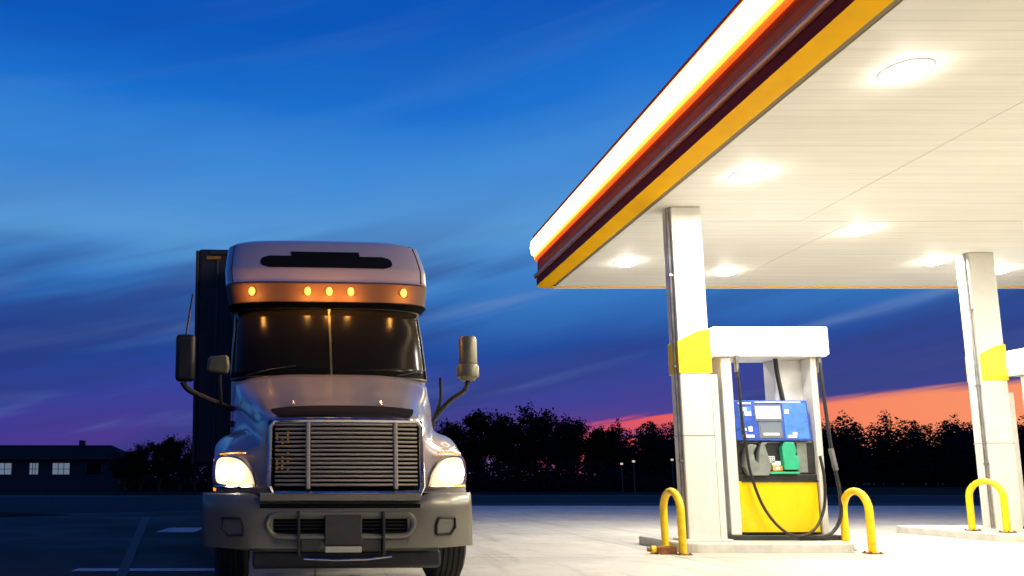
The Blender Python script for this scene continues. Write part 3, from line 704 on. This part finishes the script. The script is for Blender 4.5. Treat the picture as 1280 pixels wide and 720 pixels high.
for s_ in (-1, 1):
    b = MB(); b.tube([(s_ * 1.094, 2.52, .9), (s_ * 1.094, 2.52, 2.02)], .006, 'black_gap', 6); b.build('door_seam', cab)
    b = MB(); b.box(min(s_ * 1.10, s_ * 1.13), max(s_ * 1.10, s_ * 1.13), 3.1, 3.25, 1.72, 1.76, 'chrome'); b.build('door_handle', cab, bevel=.006)
    b = MB(); pts = [HR[-2][k if s_ > 0 else len(HR[-2]) - 1 - k] for k in range(len(HR[-2]) // 2 + 6, len(HR[-2]) - 2)]; q0 = pts[len(pts) // 2]
    b.box(q0[0] - .02, q0[0] + .02, q0[1] - .12, q0[1] - .02, q0[2] - .03, q0[2] + .03, 'black_plastic'); b.build('hood_latch', hood, bevel=.006)
# wipers
for xx in (-.55, .35):
    b = MB(); b.tube([front(2.06, xx, .03), front(2.12, xx + .25, .035), front(2.16, xx + .42, .03)], .009, 'black_plastic', 6); b.build('wiper', ws, smooth=True)
# visor lights
for px_, a in ((-1, -.72), (0, -.235), (0, 0.0), (0, .235), (1, .72)):
    pass
for x_ in (-.86, -.245, .0, .245, .84):
    a = min([i / 400 for i in range(-390, 391)], key=lambda q_: abs(front(3.04, q_)[0] - x_))
    ml = empty('marker_light', parent=tr)
    p0 = Vector(front(3.04, a)); p1 = Vector(front(3.04, a, .03)); d = (p1 - p0).normalized()
    b = MB(); b.tube([p0, p0 + d * .018], .050, 'visor_amber_brown', 14); b.build('housing', ml, smooth=True)
    b = MB(); rows = []
    for r_, h_ in ((.034, .0), (.030, .02), (.018, .034), (.004, .038)):
        c_ = p0 + d * (.018 + h_); tx = Vector((-d.y, d.x, 0))
        rows.append([tuple(c_ + tx * math.cos(2 * math.pi * k / 14) * r_ + Vector((0, 0, 1)) * math.sin(2 * math.pi * k / 14) * r_ * 1.45) for k in range(14)])
    b.grid(rows, 'amber_lens', closed=True); b.build('lens', ml, smooth=True)
    ld = bpy.data.lights.new('glow', 'POINT'); ld.energy = 6; ld.specular_factor = 0; ld.color = (1, .42, .08); ld.shadow_soft_size = .03
    lo = bpy.data.objects.new('glow', ld); COL.objects.link(lo); lo.parent = ml; lo.location = p0 + d * .16
# roof fairing slot (dark recess with raised middle)
def fslot(x0, x1, z0, z1, off, m, name, parent, round_=True):
    inv = lambda x_, z_: min([i / 300 for i in range(-299, 300)], key=lambda q_: abs(front(z_, q_)[0] - x_))
    b = MB(); rows = []; nx_ = 30
    zc = (z0 + z1) / 2; hh = (z1 - z0) / 2
    for i in range(7):
        u = -1 + 2 * i / 6; ins = hh * (1 - math.sqrt(max(0, 1 - u * u))) if round_ else 0
        z_ = zc + hh * u; a0 = inv(x0 + ins, z_); a1 = inv(x1 - ins, z_)
        rows.append([front(z_, a0 + (a1 - a0) * j / nx_, off) for j in range(nx_ + 1)])
    b.grid(rows, m); o = b.build(name, parent, smooth=True); return o
fslot(-.78, .78, 3.40, 3.60, .006, 'black_gap', 'air_slot', fai)
fslot(-.42, .40, 3.58, 3.675, .009, 'black_gap', 'air_slot', fai, round_=False)
for s_ in (-1, 1):
    b = MB(); pts = [front(3.20 + .66 * i / 10, s_ * .62, .004) for i in range(11)]; b.tube(pts, .006, 'black_plastic', 6); b.build('seam', fai)
# mirrors
def mirror(s_):
    m_ = empty('side_mirror', parent=tr)
    b = MB()
    if s_ > 0:
        b.tube([(1.42, 1.62, 1.98), (1.42, 1.62, 2.02)], [.07, .10], 'mirror_shell', 18, caps=True)
        b.tube([(1.42, 1.62, 2.02), (1.42, 1.62, 2.13), (1.42, 1.62, 2.155)], [.118, .118, .10], 'mirror_shell', 20)
        b.build('convex_mirror', m_, smooth=True)
        b = MB(); b.tube([(1.425, 1.62, 2.15), (1.425, 1.62, 2.16), (1.425, 1.62, 2.42), (1.425, 1.62, 2.445)], [.08, .095, .095, .08], 'mirror_shell', 20); b.build('mirror_head', m_, smooth=True)
        b = MB(); b.tube(cr([(1.0, 1.75, 1.45), (1.10, 1.72, 1.62), (1.24, 1.66, 1.78), (1.38, 1.62, 1.88), (1.42, 1.62, 1.98)], 5), .026, 'black_plastic', 8)
        b.build('arm', m_, smooth=True); b = MB(); b.tube(cr([(1.08, 1.72, 1.62), (1.14, 1.70, 1.78), (1.15, 1.72, 2.02)], 5), .018, 'black_plastic', 8)
        b.build('brace', m_, smooth=True)
    else:
        b.box(-1.62, -1.42, 1.55, 1.66, 1.95, 2.44, 'black_plastic'); b.build('mirror_head', m_, bevel=.045, segs=4, smooth=True)
        b = MB(); b.prism([(-1.30, 2.04), (-1.08, 2.02), (-1.06, 2.10), (-1.08, 2.22), (-1.28, 2.20)], 1.50, 1.60, 'mirror_shell'); b.build('convex_mirror', m_, bevel=.03, segs=3, smooth=True)
        b = MB(); b.tube(cr([(-1.55, 1.60, 1.95), (-1.47, 1.62, 1.86), (-1.25, 1.68, 1.76), (-1.02, 1.75, 1.68)], 5), .030, 'black_plastic', 8)
        b.build('arm', m_, smooth=True); b = MB(); b.tube([(-1.17, 1.62, 2.03), (-1.15, 1.66, 1.74)], .018, 'black_plastic', 8)
        b.build('bracket', m_, smooth=True); b = MB(); b.tube([(-1.52, 1.62, 2.43), (-1.50, 2.0, 2.95)], .012, 'black_plastic', 6); b.build('antenna', m_, smooth=True)
mirror(-1); mirror(1)
# wheels
def wheel(x_, y_, r_=.50, w=.28, name='wheel', parent=None):
    wh = empty(name, (x_, y_, r_), parent=parent)
    b = MB(); pr = [(-w / 2, .30), (-w / 2, r_ - .07), (-w / 2 + .03, r_ - .012)]
    k = 5; gw = (w - .06) / k
    for i in range(k):
        a = -w / 2 + .03 + gw * i; pr += [(a + .006, r_), (a + gw - .012, r_), (a + gw - .009, r_ - .014), (a + gw - .001, r_ - .014)]
    pr += [(w / 2 - .03, r_ - .012), (w / 2, r_ - .07), (w / 2, .30)]
    b.lathe_x(pr, 'rubber', n=48); b.build('tyre', wh, smooth=True)
    b = MB(); b.lathe_x([(-w / 2 + .02, .30), (-w / 2 + .05, .28), (-.02, .22), (-.02, .05), (.02, .05), (.02, .22), (w / 2 - .05, .28), (w / 2 - .02, .30)], 'steel', n=32)
    b.lathe_x([(-w / 2 - .02, .001), (-w / 2 - .02, .08), (w / 2 + .02, .08), (w / 2 + .02, .001)], 'steel', n=20); b.build('rim', wh, smooth=True)
    return wh
for s_ in (-1, 1): wheel(s_ * .985, 1.08, .5, .30, parent=tr)
for s_ in (-1, 1):
    for yy in (5.6, 6.9):
        wheel(s_ * 1.08, yy, parent=tr); wheel(s_ * .76, yy, parent=tr)
b = MB()
for s_ in (-1, 1): b.box(s_ * .43 - .04, s_ * .43 + .04, .5, 7.6, .62, .85, 'black_plastic')
b.build('chassis', tr)
# side lamps low on the left side
for zz in (.90, 1.14):
    pass
# ------------------------------------------------------------------ trailer
tl = empty('box_trailer', (-.46, TY + 4.5, 0), R(3.4))
tag(tl, 'dark box trailer behind the cab of the semi truck', 'trailer')
b = MB(); b.box(-1.28, 1.28, 0, 14.0, 1.15, 4.22, 'trailer_side'); b.build('box_body', tl, bevel=.06, segs=3)
b = MB()
for s_ in (-1, 1):
    b.box(s_ * 1.281 - .02, s_ * 1.281 + .02, -.018, .06, 1.16, 4.18, 'trailer_edge')
b.box(-1.1, 1.1, -.02, .03, 4.13, 4.18, 'trailer_edge')
for i in range(5): b.box(-1.0 + i * .5 - .015, -1.0 + i * .5 + .015, -.016, .01, 1.3, 4.1, 'trailer_edge')
b.build('edge_rail', tl, bevel=.006)
b = MB(); b.box(-1.15, -.95, -.03, -.003, 4.05, 4.10, 'amber_dull'); b.build('marker_light', tl, bevel=.005)
for zz in (1.20,):
    b = MB(); b.box(-1.315, -1.30, .3, .40, zz, zz + .06, 'marker_red'); b.build('marker_light', tl)
b = MB(); b.box(-.5, .5, 1.0, 13.5, .95, 1.149, 'black_plastic')
for s_ in (-1, 1): b.box(s_ * .7 - .06, s_ * .7 + .06, 3.4, 3.55, .15, 1.149, 'black_plastic')
b.build('underframe', tl)
for s_ in (-1, 1):
    for yy in (11.2, 12.5): wheel(s_ * 1.08, yy, parent=tl); wheel(s_ * .76, yy, parent=tl)
b = MB(); b.box(-1.29, -1.25, 3.9, 10.4, .45, 1.13, 'trailer_side'); b.build('side_skirt', tl)

# side marker lamps on the tractor, left
for zz in (1.16, .86):
    b = MB(); b.tube([(-1.20, 2.35, zz), (-1.26, 2.33, zz)], .03, 'marker_red', 10); o = b.build('side_marker', tr, smooth=True)

# ------------------------------------------------------------------ far building
bd = empty('bungalow', (-28.5, 72, 0)); tag(bd, 'long low dark building with three lit windows far behind on the left', 'building')
b = MB(); b.box(-16, 10.5, 0, 9, 0, 2.95, 'wall_plaster'); b.build('wall', bd)
b = MB(); b.add([(-16.6, -.7, 2.85), (11.1, -.7, 2.85), (11.1, 9.7, 2.85), (-16.6, 9.7, 2.85), (-13, 4.5, 4.25), (8.6, 4.5, 4.25)], [(0, 1, 5, 4), (1, 2, 5), (2, 3, 4, 5), (3, 0, 4), (0, 3, 2, 1)], 'roof_shingle'); rf = b.build('roof', bd)
b = MB(); b.box(5.6, 6.1, 4.2, 4.7, 3.9, 4.7, 'wall_plaster'); b.box(-9, -8.6, 5, 5.4, 3.9, 4.7, 'wall_plaster'); b.build('chimney', rf)
b = MB(); b.box(-16.6, 11.1, -.74, -.70, 2.80, 2.93, 'window_frame'); b.build('gutter', rf)
for xx, w in ((-.9, 1.8), (2.55, .75), (4.6, 1.5)):
    f = MB(); f.box(xx - .1, xx + w + .1, -.04, -.002, 1.35, 2.55, 'window_frame'); fo = f.build('window', bd)
    f = MB(); f.box(xx, xx + w, -.05, -.041, 1.45, 2.45, 'window_lit'); f.build('pane', fo)
    f = MB()
    for k in range(1, 3): f.box(xx + w * k / 3 - .03, xx + w * k / 3 + .03, -.06, -.051, 1.45, 2.45, 'window_frame')
    f.box(xx, xx + w, -.065, -.061, 1.9, 1.95, 'window_frame'); f.build('glazing_bar', fo)
for xx in (-14, -11, -7, -4, 7.6):
    f = MB(); f.box(xx, xx + 1.4, -.04, -.002, 1.35, 2.5, 'window_frame'); f.box(xx + .08, xx + 1.32, -.05, -.041, 1.43, 2.42, 'dark_glass'); f.build('window', bd)
f = MB(); f.box(-2.6, -1.6, -.05, -.002, 0, 2.2, 'window_frame'); f.build('door', bd)

# ------------------------------------------------------------------ trees
def tree_mesh(seed, h, spread, leafn, twig, mleaf='foliage', leafs=.105):
    rnd = random.Random(seed); tk = MB(); cw = MB(); tips = []
    def branch(p, d, l, r, lev):
        pts = [p]; q_ = p.copy(); dd = d.copy()
        for i in range(4):
            dd = (dd + Vector((rnd.uniform(-.18, .18), rnd.uniform(-.18, .18), rnd.uniform(-.02, .14)))).normalized(); q_ = q_ + dd * l / 4; pts.append(q_.copy())
        (tk if lev < 2 else cw).tube(pts, [r, r * .85, r * .7, r * .58, r * .42], 'bark', 6 if lev < 2 else 3, caps=False)
        if lev >= 2: tips.extend(pts[2:])
        if lev < 4:
            n = [6, 5, 4, 3][lev]
            for k in range(n):
                u = rnd.uniform(.35, 1.0) if lev else rnd.uniform(.28, 1.0); s0 = pts[min(4, int(u * 4))]
                a = rnd.uniform(0, 6.28); til = rnd.uniform(.45, .95) * (spread if lev < 2 else 1)
                nd = (dd * math.cos(til) + Vector((math.cos(a), math.sin(a), 0)) * math.sin(til)).normalized()
                branch(s0, nd, l * rnd.uniform(.5, .72), r * .5, lev + 1)
    branch(Vector((0, 0, -.1)), Vector((0, 0, 1)), h * .45, h * .022, 0)
    for _ in range(leafn):
        c_ = rnd.choice(tips) + Vector((rnd.gauss(0, .13), rnd.gauss(0, .13), rnd.gauss(0, .12)))
        u = Vector((rnd.gauss(0, 1), rnd.gauss(0, 1), rnd.gauss(0, 1))).normalized(); w_ = u.orthogonal().normalized(); s1 = rnd.uniform(.5, 1.2) * leafs
        cw.add([c_ - u * s1, c_ + w_ * s1 * .6, c_ + u * s1, c_ - w_ * s1 * .6], [(0, 1, 2, 3)], mleaf)
    return tk, cw
protos = []
for i, (h, sp_, ln) in enumerate([(9, 1.0, 6500), (8, 1.1, 8000), (7, .9, 5000), (8.5, .8, 2200)]):
    tk, cw = tree_mesh(11 + i, h, sp_, ln, 0)
    a = tk.build('trunk'); c_ = cw.build('crown'); protos.append((a.data, c_.data)); bpy.data.objects.remove(a); bpy.data.objects.remove(c_)
def place(i, x_, y_, s_, rz, label, group, sz=1.0):
    o = empty('tree', (x_, y_, 0), rz); o.scale = (s_, s_, s_ * sz); tag(o, label, 'tree', group)
    for nm, me in zip(('trunk', 'crown'), protos[i]):
        c_ = bpy.data.objects.new(nm, me); COL.objects.link(c_); c_.parent = o
def pxx(px, Y): return (px - 400) / 1000 * Y
TG = 'dark bare trees beyond the forecourt'
rt = random.Random(5)
mid = [  # px of centre, px of top, distance, kind
 (565, 512, 78, 1, 'dark tree just right of the truck mirror arm'), (600, 520, 74, 0, 'leftmost tree of the dense dark clump right of the truck'),
 (622, 516, 82, 3, 'thin topped dark tree second in the clump right of the truck'), (645, 524, 76, 1, 'broad dark tree third in the clump right of the truck'),
 (668, 508, 80, 0, 'tall dark tree in the middle of the clump, left of the highest crown'), (695, 506, 76, 0, 'highest dark tree of the clump, over the left end of the pink streak'),
 (716, 520, 84, 2, 'dark tree on the right shoulder of the highest crown'), (737, 534, 76, 1, 'dark tree at the right part of the clump, under the pink streak'),
 (758, 546, 80, 0, 'rounded dark tree ending the dense clump below the sunset streak'), (782, 556, 86, 3, 'small thin tree in the gap under the pink sky'),
 (800, 576, 84, 2, 'low dark bush-like tree beside the small far lamps'), (838, 540, 74, 1, 'dark rounded tree just left of the first column'),
 (815, 580, 88, 2, 'lowest tree in the pink gap left of the first column')]
HS = [9, 8, 7, 8.5]
TH = []
for me_t, me_c in protos: TH.append(max(v.co.z for v in me_c.vertices))
for px_, ty, Y, k, lab in mid:
    H = (600 - ty) / 1000 * Y * 1.02 + CAM_H; place(k, pxx(px_, Y), Y, H / TH[k], rt.uniform(0, 6), lab, TG)
left = [(158, 556, 60, 2, 'low dark tree left of the truck beside the far building'), (178, 548, 62, 0, 'dark tree left of the trailer, flat topped'),
        (200, 547, 58, 1, 'broad dark tree nearest left of the trailer'), (226, 544, 64, 0, 'dark tree partly behind the trailer on its left'), (245, 542, 60, 3, 'thin twigged tree almost wholly behind the trailer')]
for px_, ty, Y, k, lab in left:
    H = (600 - ty) / 1000 * Y * 1.02 + CAM_H; place(k, pxx(px_, Y), Y, H / TH[k], rt.uniform(0, 6), lab, 'dark trees left of the truck')
# far wood on the right: one uncountable mass of crowns
rw = random.Random(9); b = MB()
for i in range(520):
    X = rw.uniform(48, 190); Y = rw.uniform(118, 150); H = rw.uniform(9.7, 10.6) + (1.0 if rw.random() < .06 else 0)
    b.tube([(X, Y, 0), (X + rw.uniform(-.3, .3), Y, H * .6)], [.18, .1], 'bark', 4, caps=False)
    for k in range(300):
        t_ = rw.random() ** 1.1; zz = H * (.08 + .92 * t_); rr = 2.4 * math.sqrt(max(.02, 1 - t_)) * (1.05 if t_ > .2 else .9)
        c_ = Vector((X + rw.gauss(0, rr * .55), Y + rw.gauss(0, rr * .55), zz)); u = Vector((rw.gauss(0, 1), rw.gauss(0, 1), rw.gauss(0, 1))).normalized(); w_ = u.orthogonal().normalized(); s1 = rw.uniform(.35, .8) * (1.0 - .72 * t_)
        b.add([c_ - u * s1, c_ + w_ * s1 * .7, c_ + u * s1, c_ - w_ * s1 * .7], [(0, 1, 2, 3)], 'foliage_dark')
o = b.build('far_wood'); tag(o, 'long dark even topped far wood along the horizon under the orange sky', 'wood', kind='stuff')
# undergrowth closing the foot of the middle clump
b = MB()
for i in range(22000):
    px_ = rw.uniform(540, 870) if rw.random() < .75 else rw.uniform(152, 300); Y = rw.uniform(66, 90); X = pxx(px_, Y); zz = abs(rw.gauss(0, .6)) + .1 if px_ > 775 else min(2.6, abs(rw.gauss(0, 1.7))) * rw.uniform(.6, 1)
    u = Vector((rw.gauss(0, 1), rw.gauss(0, 1), rw.gauss(0, 1))).normalized(); w_ = u.orthogonal().normalized(); s1 = rw.uniform(.08, .24); c_ = Vector((X, Y, zz))
    b.add([c_ - u * s1, c_ + w_ * s1 * .7, c_ + u * s1, c_ - w_ * s1 * .7], [(0, 1, 2, 3)], 'foliage')
o = b.build('undergrowth'); tag(o, 'dark tangled undergrowth at the foot of the far trees', 'undergrowth', kind='stuff')
# small far street lamps
for px_, py_, Y, lab in ((775, 580, 64, 'small far street lamp, leftmost of the three in the gap of trees'), (790, 577, 60, 'small far street lamp on a visible pole, middle one of three'), (838, 575, 62, 'small far street lamp just left of the first column')):
    H = (600 - py_) / 1000 * Y + CAM_H; o = empty('street_lamp', (pxx(px_, Y), Y, 0)); tag(o, lab, 'street lamp', 'far street lamps')
    b = MB(); b.tube([(0, 0, 0), (0, 0, H - .1)], .05, 'pole_metal', 8); b.build('pole', o)
    b = MB(); b.lathe_x([(-.10, .01), (-.08, .08), (.08, .08), (.10, .01)], 'lamp_glow', cz=H, n=10); b.build('lamp_head', o)
